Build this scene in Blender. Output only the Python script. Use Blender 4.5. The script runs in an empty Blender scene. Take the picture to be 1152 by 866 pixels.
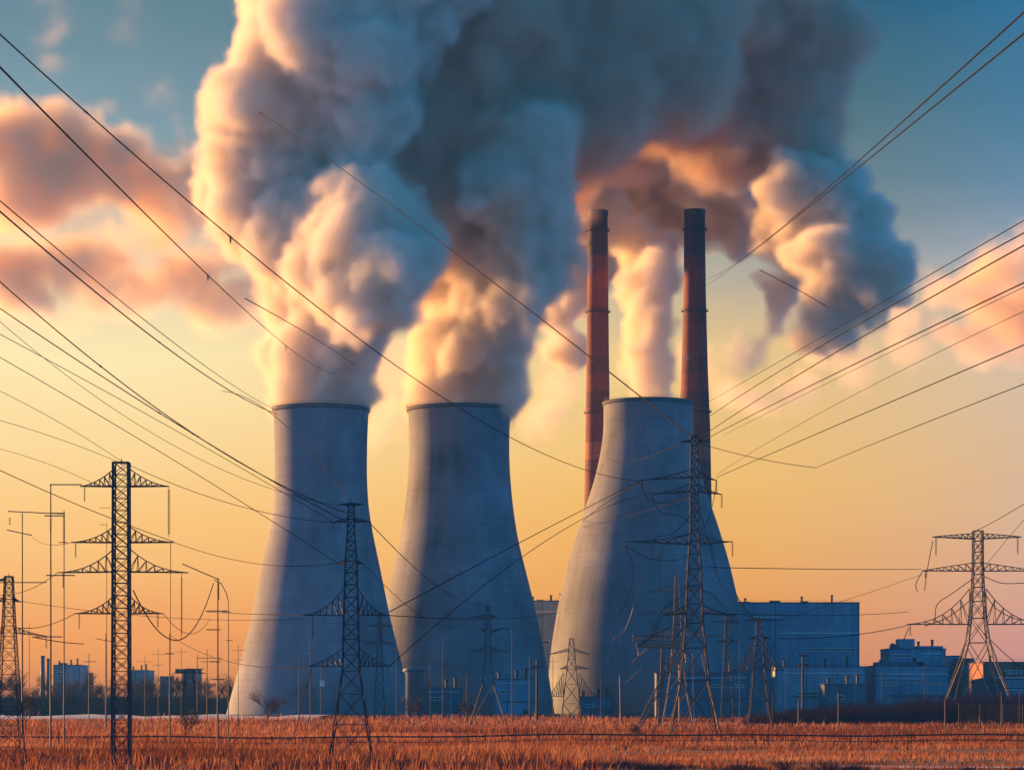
import bpy, bmesh, math, random
import numpy as np
from mathutils import Vector, Matrix
S = bpy.context.scene
C = S.collection
R = math.radians
# ------------------------------------------------------------------ camera
FPX, HZ, CX, EYE = 2880.0, 794.0, 576.0, 6.0     # focal length and horizon measured in photo pixels, eye height in metres
cam = bpy.data.cameras.new('camera'); co = bpy.data.objects.new('camera', cam); C.objects.link(co); S.camera = co
co.location = (0, 0, EYE); co.rotation_euler = (R(90), 0, 0)
cam.sensor_width = 36; cam.lens = 36*FPX/1152; cam.shift_y = (HZ-433)/1152; cam.clip_start = 1; cam.clip_end = 60000
# ------------------------------------------------------------------ sun, sky, exposure
SUN_AZ, SUN_EL = R(32), R(8)        # behind the left-hand side
sdir = Vector((-math.cos(SUN_AZ)*math.cos(SUN_EL), math.sin(SUN_AZ)*math.cos(SUN_EL), math.sin(SUN_EL)))
sl = bpy.data.lights.new('sun', 'SUN'); sl.energy = 5.0; sl.color = (1, .47, .14); sl.angle = R(5)
so = bpy.data.objects.new('sun', sl); C.objects.link(so); so.rotation_euler = sdir.to_track_quat('Z', 'Y').to_euler()
W = bpy.data.worlds.new('World'); S.world = W; W.use_nodes = True
S.view_settings.view_transform = 'Standard'; S.view_settings.look = 'None'; S.view_settings.gamma = 1
S.view_settings.use_curve_mapping = False; S.view_settings.exposure = 1.7
S.cycles.volume_step_rate = 2.5; S.cycles.volume_bounces = 12; S.cycles.max_bounces = 14
S.cycles.use_denoising = True

def lin(r, g, b):
    f = lambda c: (c/255/12.92 if c/255 <= .04045 else ((c/255+.055)/1.055)**2.4)
    return (f(r), f(g), f(b), 1)

class NT:
    def __init__(s, nt): s.nt = nt; s.n = nt.nodes; s.l = nt.links
    def new(s, t, **k):
        n = s.n.new(t)
        for a, v in k.items(): setattr(n, a, v)
        return n
    def put(s, sock, v):
        if isinstance(v, bpy.types.NodeSocket): s.l.new(v, sock)
        elif v is not None: sock.default_value = v
    def m(s, op, a, b=None, c=None, clamp=False):
        n = s.new('ShaderNodeMath', operation=op, use_clamp=clamp)
        for i, v in enumerate((a, b, c)): s.put(n.inputs[i], v)
        return n.outputs[0]
    def vm(s, op, a, b=None, c=None):
        n = s.new('ShaderNodeVectorMath', operation=op)
        for i, v in enumerate((a, b, c)): s.put(n.inputs[i], v)
        return n.outputs['Value'] if op in ('DOT_PRODUCT', 'LENGTH') else n.outputs[0]
    def ramp(s, fac, stops, interp='LINEAR'):
        n = s.new('ShaderNodeValToRGB'); n.color_ramp.interpolation = interp
        e = n.color_ramp.elements
        while len(e) < len(stops): e.new(.5)
        for i, (p, c) in enumerate(stops): e[i].position = p; e[i].color = c if len(c) == 4 else (*c, 1)
        s.put(n.inputs[0], fac); return n.outputs[0]
    def mix(s, f, a, b, bt='MIX'):
        n = s.new('ShaderNodeMix', data_type='RGBA', blend_type=bt); s.put(n.inputs[0], f); s.put(n.inputs[6], a); s.put(n.inputs[7], b)
        return n.outputs[2]
    def mr(s, v, a, b, c=0, d=1, it='SMOOTHSTEP'):
        n = s.new('ShaderNodeMapRange', interpolation_type=it)
        for i, x in enumerate((v, a, b, c, d)): s.put(n.inputs[i], x)
        return n.outputs[0]
    def noise(s, vec, scale, det=4, rough=.55, dist=0):
        n = s.new('ShaderNodeTexNoise'); s.put(n.inputs['Vector'], vec)
        n.inputs['Scale'].default_value = scale; n.inputs['Detail'].default_value = det
        n.inputs['Roughness'].default_value = rough; n.inputs['Distortion'].default_value = dist
        return n.outputs

# sky: a low-sun Nishita sky plus the dusk glow of the sunset quarter against the deep blue opposite quarter
w = NT(W.node_tree); w.n.clear()
tc = w.new('ShaderNodeTexCoord'); sep = w.new('ShaderNodeSeparateXYZ'); w.put(sep.inputs[0], tc.outputs['Generated'])
x_, y_, z_ = sep.outputs
el = w.m('MULTIPLY', w.m('ARCSINE', z_), 180/math.pi)            # elevation in degrees
elp = w.m('DIVIDE', w.m('MAXIMUM', el, 0), 40.0)
az = w.m('ARCTAN2', x_, y_)                                        # 0 = north (view), negative = left
wob = w.noise(w.vm('MULTIPLY', tc.outputs['Generated'], (6, 6, 22)), 1.0, 3)[0]
elw = w.m('ADD', elp, w.m('MULTIPLY', w.m('SUBTRACT', wob, .5), .05))
d = 1/40
left = w.ramp(elw, [(0, lin(200,112,62)), (1.5*d, lin(238,150,68)), (4*d, lin(250,192,106)), (7.8*d, lin(253,228,164)), (10*d, lin(226,200,160)), (12*d, lin(132,154,160)), (15.5*d, lin(94,122,130)), (1, lin(40,78,112))])
right = w.ramp(elw, [(0, lin(205,112,30)), (2*d, lin(230,146,34)), (5*d, lin(238,178,66)), (7.8*d, lin(234,188,104)), (9.6*d, lin(166,156,134)), (11.4*d, lin(100,112,98)), (13*d, lin(70,92,76)), (15.2*d, lin(24,66,70)), (1, lin(14,46,72))])
glow = w.mix(w.mr(az, R(-11), R(9)), left, right)
anti = w.ramp(elp, [(0, (.006,.185,.50)), (.3, (.003,.195,.52)), (1, (.008,.085,.19))])
sunq = w.vm('DOT_PRODUCT', w.vm('NORMALIZE', w.vm('MULTIPLY', tc.outputs['Generated'], (1,1,0))), (-.45, .893, 0))
col = w.mix(w.mr(sunq, .55, .88), w.vm('MULTIPLY', anti, (2,2,2)), glow)
col = w.mix(w.mr(el, 20, 50), col, (.016, .075, .15, 1))
bg1 = w.new('ShaderNodeBackground'); w.put(bg1.inputs[0], col); bg1.inputs[1].default_value = .355
sk = w.new('ShaderNodeTexSky'); sk.sky_type = 'NISHITA'; sk.sun_disc = False; sk.sun_elevation = SUN_EL; sk.sun_rotation = R(-90)+SUN_AZ
bg2 = w.new('ShaderNodeBackground'); w.put(bg2.inputs[0], sk.outputs[0]); bg2.inputs[1].default_value = .002
ad = w.new('ShaderNodeAddShader'); w.l.new(bg1.outputs[0], ad.inputs[0]); w.l.new(bg2.outputs[0], ad.inputs[1])
wo = w.new('ShaderNodeOutputWorld'); w.l.new(ad.outputs[0], wo.inputs['Surface'])

# ------------------------------------------------------------------ helpers
def P(px, py, dist): return Vector(((px-CX)/FPX*dist, dist, EYE+(HZ-py)/FPX*dist))
def tag(o, label=None, cat=None, group=None, kind=None):
    for k, v in (('label', label), ('category', cat), ('group', group), ('kind', kind)):
        if v: o[k] = v
    return o
def empty(name, loc, label, cat, group=None, rz=0):
    o = bpy.data.objects.new(name, None); C.objects.link(o); o.location = loc; o.rotation_euler.z = rz
    o.empty_display_size = .5
    return tag(o, label, cat, group)
def smooth_pts(pts, k=6):
    pts = [Vector(p) for p in pts]
    if len(pts) < 3: return pts
    out = []; n = len(pts)
    for i in range(n-1):
        a, b, c, d = pts[max(0,i-1)], pts[i], pts[i+1], pts[min(n-1,i+2)]
        for j in range(k):
            t = j/k; out.append(.5*((2*b)+(c-a)*t+(2*a-5*b+4*c-d)*t*t+(3*b-a-3*c+d)*t**3))
    return out+[pts[-1]]
class MB:
    def __init__(s): s.v = []; s.f = []
    def add(s, vs, fs): k = len(s.v); s.v += [tuple(v) for v in vs]; s.f += [tuple(i+k for i in f) for f in fs]; return s
    def box(s, c, sz):
        x, y, z = c; a, b, h = sz[0]/2, sz[1]/2, sz[2]/2
        return s.add([(x-a,y-b,z-h),(x+a,y-b,z-h),(x+a,y+b,z-h),(x-a,y+b,z-h),(x-a,y-b,z+h),(x+a,y-b,z+h),(x+a,y+b,z+h),(x-a,y+b,z+h)],
                     [(0,3,2,1),(4,5,6,7),(0,1,5,4),(1,2,6,5),(2,3,7,6),(3,0,4,7)])
    def bar(s, p, q, t, t2=None, n=4):
        p = Vector(p); q = Vector(q); a = (q-p)
        if a.length < 1e-5: return s
        a.normalize(); u = a.cross(Vector((0,0,1)) if abs(a.z) < .95 else Vector((0,1,0))).normalized(); w_ = a.cross(u)
        t2 = t if t2 is None else t2; k = []
        for c, r in ((p, t/2), (q, t2/2)):
            for i in range(n):
                g = 2*math.pi*(i+.5)/n; rr = r*(1.2 if n == 4 else 1)
                k.append(c+u*math.cos(g)*rr+w_*math.sin(g)*rr)
        return s.add(k, [(i, (i+1)%n, n+(i+1)%n, n+i) for i in range(n)]+[tuple(range(n))[::-1], tuple(range(n, 2*n))])
    def poly(s, pts, t, n=4):
        for p, q in zip(pts, pts[1:]): s.bar(p, q, t, None, n)
        return s
    def lathe(s, prof, c=(0,0,0), n=24, cap=True):
        vs = []; fs = []
        for (r, z) in prof:
            for i in range(n):
                g = 2*math.pi*i/n; vs.append((c[0]+r*math.cos(g), c[1]+r*math.sin(g), c[2]+z))
        for j in range(len(prof)-1):
            for i in range(n): fs.append((j*n+i, j*n+(i+1)%n, (j+1)*n+(i+1)%n, (j+1)*n+i))
        if cap: fs.append(tuple(range(n))[::-1]); fs.append(tuple(range((len(prof)-1)*n, len(prof)*n)))
        return s.add(vs, fs)
    def build(s, name, mat, parent=None, smooth=False):
        me = bpy.data.meshes.new(name); me.from_pydata(s.v, [], s.f); me.materials.append(mat)
        if smooth: me.polygons.foreach_set('use_smooth', [True]*len(me.polygons))
        o = bpy.data.objects.new(name, me); C.objects.link(o)
        if parent: o.parent = parent
        return o
def children_of(o): return [c for c in bpy.data.objects if c.parent == o]
def copy_tree(o, parent=None):
    c = o.copy(); C.objects.link(c); c.parent = parent
    for ch in children_of(o): copy_tree(ch, c)
    return c

# ------------------------------------------------------------------ materials
def material(name, col, rough=.7, metal=0, fn=None, spec=.3):
    m = bpy.data.materials.new(name); m.use_nodes = True; t = NT(m.node_tree); b = t.n['Principled BSDF']
    b.inputs['Roughness'].default_value = rough; b.inputs['Metallic'].default_value = metal
    b.inputs['Specular IOR Level'].default_value = spec
    geo = t.new('ShaderNodeNewGeometry'); pos = geo.outputs['Position']
    if fn: fn(t, b, pos, geo)
    else:
        nz = t.noise(pos, 1.7, 4)[0]
        dk = tuple(c*.6 for c in col[:3]); lt = tuple(min(1, c*1.35) for c in col[:3])
        t.put(b.inputs['Base Color'], t.ramp(nz, [(.3, dk), (.7, lt)]))
    return m
def f_concrete(base, ring=1.0):
    def f(t, b, pos, geo):
        st = t.noise(t.vm('MULTIPLY', pos, (.16, .16, .012)), 1, 5)[0]          # vertical streaks
        rg = t.noise(t.vm('MULTIPLY', pos, (.004, .004, .7)), 1, 3)[0]         # lift rings
        bl = t.noise(pos, .03, 4)[0]
        v = t.m('ADD', t.m('MULTIPLY', st, .34), t.m('ADD', t.m('MULTIPLY', rg, .14), t.m('MULTIPLY', bl, .82)))
        c = t.ramp(v, [(.44, tuple(x*.50 for x in base)), (.58, tuple(x*.86 for x in base)), (.68, base), (.85, tuple(min(1, x*1.45) for x in base))])
        s = t.new('ShaderNodeSeparateXYZ'); t.put(s.inputs[0], pos)
        ln = t.m('LESS_THAN', t.m('FRACT', t.m('DIVIDE', s.outputs[2], 9.5)), .03)
        c = t.mix(t.m('MULTIPLY', ln, .30), c, tuple(x*.45 for x in base)+(1,))
        t.put(b.inputs['Base Color'], c)
    return f
def f_chimney(t, b, pos, geo):
    s = t.new('ShaderNodeSeparateXYZ'); t.put(s.inputs[0], pos); z = s.outputs[2]
    wob = t.noise(t.vm('MULTIPLY', pos, (.3, .3, .05)), 1, 5, .65)[0]
    zb = t.m('DIVIDE', t.m('ADD', z, t.m('MULTIPLY', wob, .6)), 10.5)
    wn = t.new('ShaderNodeTexWhiteNoise', noise_dimensions='1D'); t.put(wn.inputs['W'], t.m('FLOOR', zb))
    c = t.ramp(wn.outputs[0], [(0, (.13,.034,.025)), (.3, (.17,.042,.028)), (.5, (.25,.065,.035)), (.68, (.20,.048,.03)), (.84, (.31,.095,.045))], 'CONSTANT')
    c = t.mix(t.mr(wob, .38, .72, 0, .55), c, (.07,.025,.022,1))
    dk = t.mr(z, 280, 284); c = t.mix(t.m('MULTIPLY', dk, .9), c, (.028,.016,.022,1))
    ln = t.m('LESS_THAN', t.m('FRACT', t.m('DIVIDE', z, 7.3)), .06)
    c = t.mix(t.m('MULTIPLY', ln, .4), c, (.04,.02,.02,1))
    t.put(b.inputs['Base Color'], c)
def f_clad(base, w=5.5):
    def f(t, b, pos, geo):
        s = t.new('ShaderNodeSeparateXYZ'); t.put(s.inputs[0], pos)
        fx = t.m('FLOOR', t.m('DIVIDE', t.m('ADD', s.outputs[0], t.m('MULTIPLY', s.outputs[1], .77)), w)); fz = t.m('FLOOR', t.m('DIVIDE', s.outputs[2], 9.0))
        cb = t.new('ShaderNodeCombineXYZ'); t.put(cb.inputs[0], fx); t.put(cb.inputs[1], fz)
        wn = t.new('ShaderNodeTexWhiteNoise', noise_dimensions='2D'); t.put(wn.inputs['Vector'], cb.outputs[0])
        st = t.noise(t.vm('MULTIPLY', pos, (.6, .6, .05)), 1, 4)[0]
        v = t.m('ADD', t.m('MULTIPLY', wn.outputs[0], .25), t.m('MULTIPLY', st, .8))
        c = t.ramp(v, [(.25, tuple(x*.72 for x in base)), (.75, tuple(x*1.2 for x in base))])
        jn = t.m('LESS_THAN', t.m('FRACT', t.m('DIVIDE', t.m('ADD', s.outputs[0], t.m('MULTIPLY', s.outputs[1], .77)), w)), .035)
        c = t.mix(t.m('MULTIPLY', jn, .45), c, tuple(x*.3 for x in base)+(1,))
        t.put(b.inputs['Base Color'], c)
    return f
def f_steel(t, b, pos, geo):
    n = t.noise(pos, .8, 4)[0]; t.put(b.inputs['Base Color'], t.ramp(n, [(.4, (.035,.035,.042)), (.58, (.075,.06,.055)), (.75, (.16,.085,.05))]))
def f_grass(t, b, pos, geo):
    r = geo.outputs['Random Per Island']
    big = t.noise(t.vm('MULTIPLY', pos, (.007, .06, 0)), 1, 5, .65)[0]
    v = t.m('ADD', t.m('MULTIPLY', r, .42), t.m('MULTIPLY', t.mr(big, .40, .60), .62))
    c = t.ramp(v, [(.12, (.045,.016,.014)), (.3, (.13,.033,.020)), (.52, (.29,.090,.040)), (.76, (.46,.175,.075)), (.97, (.56,.29,.14))])
    t.put(b.inputs['Base Color'], c)
    tr = t.new('ShaderNodeBsdfTranslucent'); t.put(tr.inputs[0], c); mx = t.new('ShaderNodeMixShader'); mx.inputs[0].default_value = .4
    t.l.new(b.outputs[0], mx.inputs[1]); t.l.new(tr.outputs[0], mx.inputs[2]); t.l.new(mx.outputs[0], t.n['Material Output'].inputs[0])
def f_soil(t, b, pos, geo):
    n = t.noise(t.vm('MULTIPLY', pos, (.03, .09, 1)), 1, 8, .6)[0]; n2 = t.noise(pos, .8, 6, .65)[0]
    v = t.m('ADD', t.m('MULTIPLY', n, .6), t.m('MULTIPLY', n2, .4))
    c = t.ramp(v, [(.36, (.045,.022,.024)), (.46, (.16,.07,.045)), (.58, (.32,.165,.09)), (.75, (.44,.28,.18))])
    t.put(b.inputs['Base Color'], c)
    bp = t.new('ShaderNodeBump'); bp.inputs['Distance'].default_value = .3; bp.inputs['Strength'].default_value = .7; t.put(bp.inputs['Height'], n2); t.l.new(bp.outputs[0], b.inputs['Normal'])
M = dict(
    concrete=material('tower_concrete', 0, .85, 0, f_concrete((.165,.185,.215))),
    rim=material('rim_concrete', (.10,.10,.11), .9),
    inner=material('tower_inside', (.18,.18,.18), .9),
    chimney=material('chimney_brick', 0, .8, 0, f_chimney),
    iron=material('dark_iron', (.05,.045,.045), .6, .3),
    steel=material('galvanised_steel', 0, .55, .35, f_steel),
    pale_steel=material('pale_steel', (.17,.13,.11), .6, .4),
    porcelain=material('brown_porcelain', (.06,.035,.03), .3, 0, None, .5),
    cable=material('cable_metal', (.016,.014,.015), .9, 0, None, .05),
    clad=material('blue_cladding', 0, .6, 0, f_clad((.17,.27,.36))),
    clad_dark=material('dark_cladding', 0, .6, 0, f_clad((.09,.14,.19), 3.5)),
    clad_light=material('light_cladding', 0, .6, 0, f_clad((.22,.28,.34), 4)),
    clad_red=material('rust_brick', 0, .8, 0, f_clad((.30,.13,.10), 6)),
    trim=material('white_trim', (.62,.60,.58), .5),
    roof=material('roof_felt', (.07,.08,.10), .9),
    glass=material('window_glass', (.03,.05,.07), .15, 0, None, .6),
    soil=material('soil', 0, .95, 0, f_soil),
    grass=material('dry_grass', 0, .8, 0, f_grass),
    bark=material('bark', (.055,.042,.040), .9),
    twig=material('twigs', (.085,.06,.055), .9),
    scrub=material('dark_scrub', (.16,.055,.05), .9),
    frost=material('frost', (.62,.62,.66), .7),
    asphalt=material('track_asphalt', (.07,.06,.06), .9),
    sign=material('white_enamel', (.75,.72,.66), .4),
)

# ------------------------------------------------------------------ ground
rnd = random.Random(7)
GX = 1500; ys = [60+i*6 for i in range(70)]+[480+i*24 for i in range(50)]+[1680+i*100 for i in range(15)]
xs = [-GX+i*25 for i in range(int(2*GX/25)+1)]
def gz(x, y):
    return .22*math.sin(x*.031+y*.017)+.16*math.sin(x*.083-y*.05+1)+.10*math.sin(x*.011+y*.13)
g = MB(); g.v = [(x, y, gz(x, y)-.1) for y in ys for x in xs]; n = len(xs)
g.f = [(j*n+i, j*n+i+1, (j+1)*n+i+1, (j+1)*n+i) for j in range(len(ys)-1) for i in range(n-1)]
tag(g.build('ground', M['soil'], None, True), kind='structure')
def sheet(name, x0, x1, y0, y1, mat, z, wob=1.0, step=8):
    b = MB(); k = int((x1-x0)/step)+1
    for i in range(k+1):
        x = x0+(x1-x0)*i/k; a = wob*(math.sin(x*.05)+.6*math.sin(x*.13+2)); c = wob*(math.sin(x*.04+1)+.6*math.sin(x*.17))
        ya, yb = y0+a, y1+c
        for q in range(5): yy = ya+(yb-ya)*q/4; b.v.append((x, yy, gz(x, yy)+z))
    b.f = [(i*5+q, (i+1)*5+q, (i+1)*5+q+1, i*5+q+1) for i in range(k) for q in range(4)]
    return tag(b.build(name, mat, None, True), kind='structure')
fb = MB()
for i in range(80):
    x = -720+i*8; h = 1.3+.5*math.sin(i*.9)+.3*math.sin(i*2.3); yo = 8*math.sin(i*.21)
    fb.v += [(x, 1165+yo, -.3), (x, 1185+yo, h), (x, 1260+yo, h*1.1), (x, 1300+yo, -.3)]
fb.f = [(i*4+q, i*4+4+q, i*4+5+q, i*4+1+q) for i in range(79) for q in range(3)]
tag(fb.build('frosted_bank_ground', M['frost'], None, True), kind='structure')
sheet('field_track', -160, 170, 396, 402, M['asphalt'], .05, .8)
sheet('frosted_ground', 34, 110, 259, 266, M['frost'], -.02, 1.2, 3)

# dry grass: one field of many thin blades
rng = np.random.default_rng(5)
def vnoise(x, y, seed, oct=4):
    r = np.random.default_rng(seed); tot = np.zeros_like(x); amp = 1; sc = 1; s = 0
    for o in range(oct):
        tb = r.random((256, 256)); xi = np.floor(x*sc).astype(int); yi = np.floor(y*sc).astype(int); fx = x*sc-xi; fy = y*sc-yi
        fx = fx*fx*(3-2*fx); fy = fy*fy*(3-2*fy); G = lambda a, b: tb[a % 256, b % 256]
        tot += amp*((G(xi,yi)*(1-fx)+G(xi+1,yi)*fx)*(1-fy)+(G(xi,yi+1)*(1-fx)+G(xi+1,yi+1)*fx)*fy); s += amp; amp *= .5; sc *= 2
    return tot/s
def np_mesh(name, V, F, mat, k=3):
    me = bpy.data.meshes.new(name); nv, nf = len(V), len(F)
    me.vertices.add(nv); me.vertices.foreach_set('co', V.astype(np.float32).ravel())
    me.loops.add(nf*k); me.loops.foreach_set('vertex_index', F.astype(np.int32).ravel())
    me.polygons.add(nf); me.polygons.foreach_set('loop_start', np.arange(0, nf*k, k, dtype=np.int32))
    me.update(calc_edges=True); me.materials.append(mat)
    o = bpy.data.objects.new(name, me); C.objects.link(o); return o
NG = 300000
inv = rng.uniform(1/1290, 1/205, NG); dd = 1/inv
xx = rng.uniform(-1, 1, NG)*(dd*.235+12)
band = vnoise(xx/120+50, dd/22+9, 3); fine = vnoise(xx/9+300, dd/5+70, 4)
keep = (fine*.55+band*.95 > .66)
keep &= ~((np.abs(dd-399) < 4) & (rng.random(NG) > .08))
near = dd < 262+50*(vnoise(xx/26+8, dd/20, 9, 3)-.5)-xx*.35
keep &= ~(near & (rng.random(NG) > .10))
keep &= ~((xx < -95) & (dd > 1130))
keep &= ~((xx > 26) & (np.abs(dd-263-2*np.sin(xx*.2)) < 9) & (rng.random(NG) > .04))
keep &= ~((xx > 8) & (dd < 335) & (rng.random(NG) > .45+.8*(fine-.4)))
keep &= ~((np.abs(dd-336) < 2.5) & (xx > 0) & (rng.random(NG) > .12))
xx, dd, band, fine = xx[keep], dd[keep], band[keep], fine[keep]; m = len(xx)
hh = (.25+2.3*np.clip(band*1.9-.65, 0, 1)+.5*(fine-.4))*rng.uniform(.55, 1.25, m); hh = np.clip(hh, .18, 2.4)
hh *= np.where(rng.random(m) < .02, 1.7, 1)
hh *= np.where(dd > 900, 1.25, 1)
hh *= np.where((dd < 335+6*np.sin(xx*.11)) & (xx > 8+4*np.sin(dd*.2)), .42, 1)
zz = .22*np.sin(xx*.031+dd*.017)+.16*np.sin(xx*.083-dd*.05+1)+.10*np.sin(xx*.011+dd*.13)-.15
wd = dd/FPX*rng.uniform(.35, .95, m)+.012
an = rng.uniform(-1.0, 1.0, m); lean = rng.normal(.10, .22, m)*hh; ly = rng.normal(0, .2, m)*hh
V = np.empty((m, 5, 3)); ca, sa = np.cos(an)*wd/2, np.sin(an)*wd/2
V[:,0] = np.c_[xx-ca, dd-sa, zz]; V[:,1] = np.c_[xx+ca, dd+sa, zz]
V[:,2] = np.c_[xx+ca*.8+lean*.35, dd+sa*.8+ly*.35, zz+hh*.6]; V[:,3] = np.c_[xx-ca*.8+lean*.35, dd-sa*.8+ly*.35, zz+hh*.6]
V[:,4] = np.c_[xx+lean, dd+ly, zz+hh]
b0 = np.arange(m)*5
F = np.concatenate([np.c_[b0,b0+1,b0+2], np.c_[b0,b0+2,b0+3], np.c_[b0+3,b0+2,b0+4]])
tag(np_mesh('dry_grass', V.reshape(-1,3), F, M['grass']), 'tall orange brown dry grass covering the field', kind='stuff')

# bare scrub: masses of thin twigs
def scrub(name, label, clumps, mat, n_each, seed, tw):
    r = np.random.default_rng(seed); VV = []
    for (x, y, rad, h) in clumps:
        k = int(n_each*max(1, rad*h/6)); a = r.uniform(0, 2*math.pi, k); q = np.sqrt(r.random(k))*rad
        bx = x+np.cos(a)*q; by = y+np.sin(a)*q*.7; L = h*r.uniform(.35, 1, k)*(1-.5*(q/rad)**2)
        dx = (np.cos(a)*.45*q/rad+r.normal(0,.3,k))*L; dy = r.normal(0,.3,k)*L; s0 = r.uniform(0,.5,k)*L
        t = tw*y/FPX*r.uniform(.5,1.2,k)
        gzv = .22*np.sin(bx*.031+by*.017)+.16*np.sin(bx*.083-by*.05+1)+.10*np.sin(bx*.011+by*.13)-.12
        A = np.c_[bx-t/2, by, gzv+s0]; B = np.c_[bx+t/2, by, gzv+s0]; D = np.c_[bx+dx, by+dy, gzv+L]
        VV.append(np.stack([A, B, D], 1))
    V = np.concatenate(VV).reshape(-1, 3); F = np.arange(len(V)).reshape(-1, 3)
    return tag(np_mesh(name, V, F, mat), label, kind='stuff')
cl = []
for px in np.arange(842, 1190, 2.6):
    for q in range(2):
        y = rnd.uniform(740, 830); cl.append(((px+rnd.uniform(-3,3)-CX)/FPX*y, y, rnd.uniform(1.5,4), min(12, (3.6+.028*(px-842))*rnd.uniform(.5,1.35))))
scrub('bare_thicket', 'dark purple brown bare thicket at the far right edge of the field', cl, M['scrub'], 100, 2, .9)
cl = []
for i in range(330):
    px = rnd.choice([rnd.uniform(-40, 560), rnd.uniform(-40, 760), rnd.uniform(-40,1190), rnd.uniform(360,480)]); y = rnd.uniform(234, 282-px*.03)
    cl.append(((px-CX)/FPX*y, y, rnd.uniform(.6,1.8), rnd.uniform(.4,1.6)))
scrub('dark_undergrowth', 'dark low undergrowth along the near edge of the field', cl, M['scrub'], 90, 3, .8)
cl = []
for px in np.arange(-40, 300, 2.2):
    y = rnd.uniform(1490, 1560); cl.append(((px-CX)/FPX*y, y, rnd.uniform(4,8), rnd.uniform(9,19)))
scrub('far_undergrowth', 'hazy blue undergrowth between the far bare trees', cl, M['twig'], 16, 4, .8)
cl = []
for px in np.arange(-120, 1300, 3.0):
    y = rnd.uniform(2350, 2450); cl.append(((px-CX)/FPX*y, y, rnd.uniform(9,16), rnd.uniform(14,21)))
scrub('distant_woods', 'hazy distant woods along the horizon', cl, M['twig'], 10, 6, 1.3)

# bare trees
def tree_meshes(seed, h, tw_min, spread=.55, depth=5, twigs=3):
    r = random.Random(seed); tr = MB(); cr = MB()
    def grow(p, dr, L, t, lv, mb):
        segs = 3; q = p
        for s in range(segs):
            dr2 = (dr+Vector((r.gauss(0,.10), r.gauss(0,.10), .04))).normalized(); e = q+dr2*L/segs
            mb.bar(q, e, t*(1-s*.2), t*(1-(s+1)*.2), 4 if lv < 2 else 3)
            if lv < depth and s >= 0:
                for k in range(2 if s else 1):
                    g = r.uniform(0, 2*math.pi); side = Vector((math.cos(g), math.sin(g), r.uniform(-.1,.5))).normalized()
                    nd = (dr2*(1-spread)+side*spread).normalized()
                    if lv > 0 or s > 0: grow(e, nd, L*r.uniform(.55,.8), max(tw_min, t*.5), lv+1, cr)
            q = e; dr = dr2
    grow(Vector((0,0,-.3)), Vector((0,0,1)), h*.42, h*.035, 0, tr)
    return tr, cr
def make_tree(seed, h, tw, label, group, depth=4):
    tr, cr = tree_meshes(seed, h, tw, .55, depth)
    o = empty('bare_tree', (0,0,0), label, 'tree', group)
    tr.build('trunk', M['bark'], o); cr.build('crown', M['twig'], o)
    return o
FT = 'hazy bare tree standing in the far row beyond the left of the field'
protos = [make_tree(s, 22, .13, FT, 'bare trees in the far left row') for s in (11, 12, 13)]
used = [False]*3
for i in range(22):
    k = i % 3; o = protos[k] if not used[k] else copy_tree(protos[k]); used[k] = True
    px = 6+i*12.4+rnd.uniform(-4,4); y = rnd.uniform(1480, 1540); s = rnd.uniform(.95, 1.35)
    o.location = ((px-CX)/FPX*y, y, 0); o.scale = (s,s,s); o.rotation_euler.z = rnd.uniform(0, 6.28)
for (px, d_, h, sd, lab) in ((299, 640, 11, 21, 'small bare tree in front of the leftmost cooling tower, far from its pylon'), (28, 560, 10.5, 22, 'thin bare tree beside the lattice pylon at the left frame edge'),
                             (526, 900, 9, 24, 'low bare tree in front of the middle cooling tower'), (462, 800, 10, 25, 'low bare tree between the two left cooling towers'),
                             (208, 420, 6, 26, 'thin bare sapling in the grass right of the tallest left pylon'), (716, 430, 3.5, 27, 'tiny bare sapling standing in the middle of the field')):
    o = make_tree(sd, h, d_/FPX*.35, lab, None, 4); o.location = P(px, 0, d_)*1; o.location.z = 0

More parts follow.
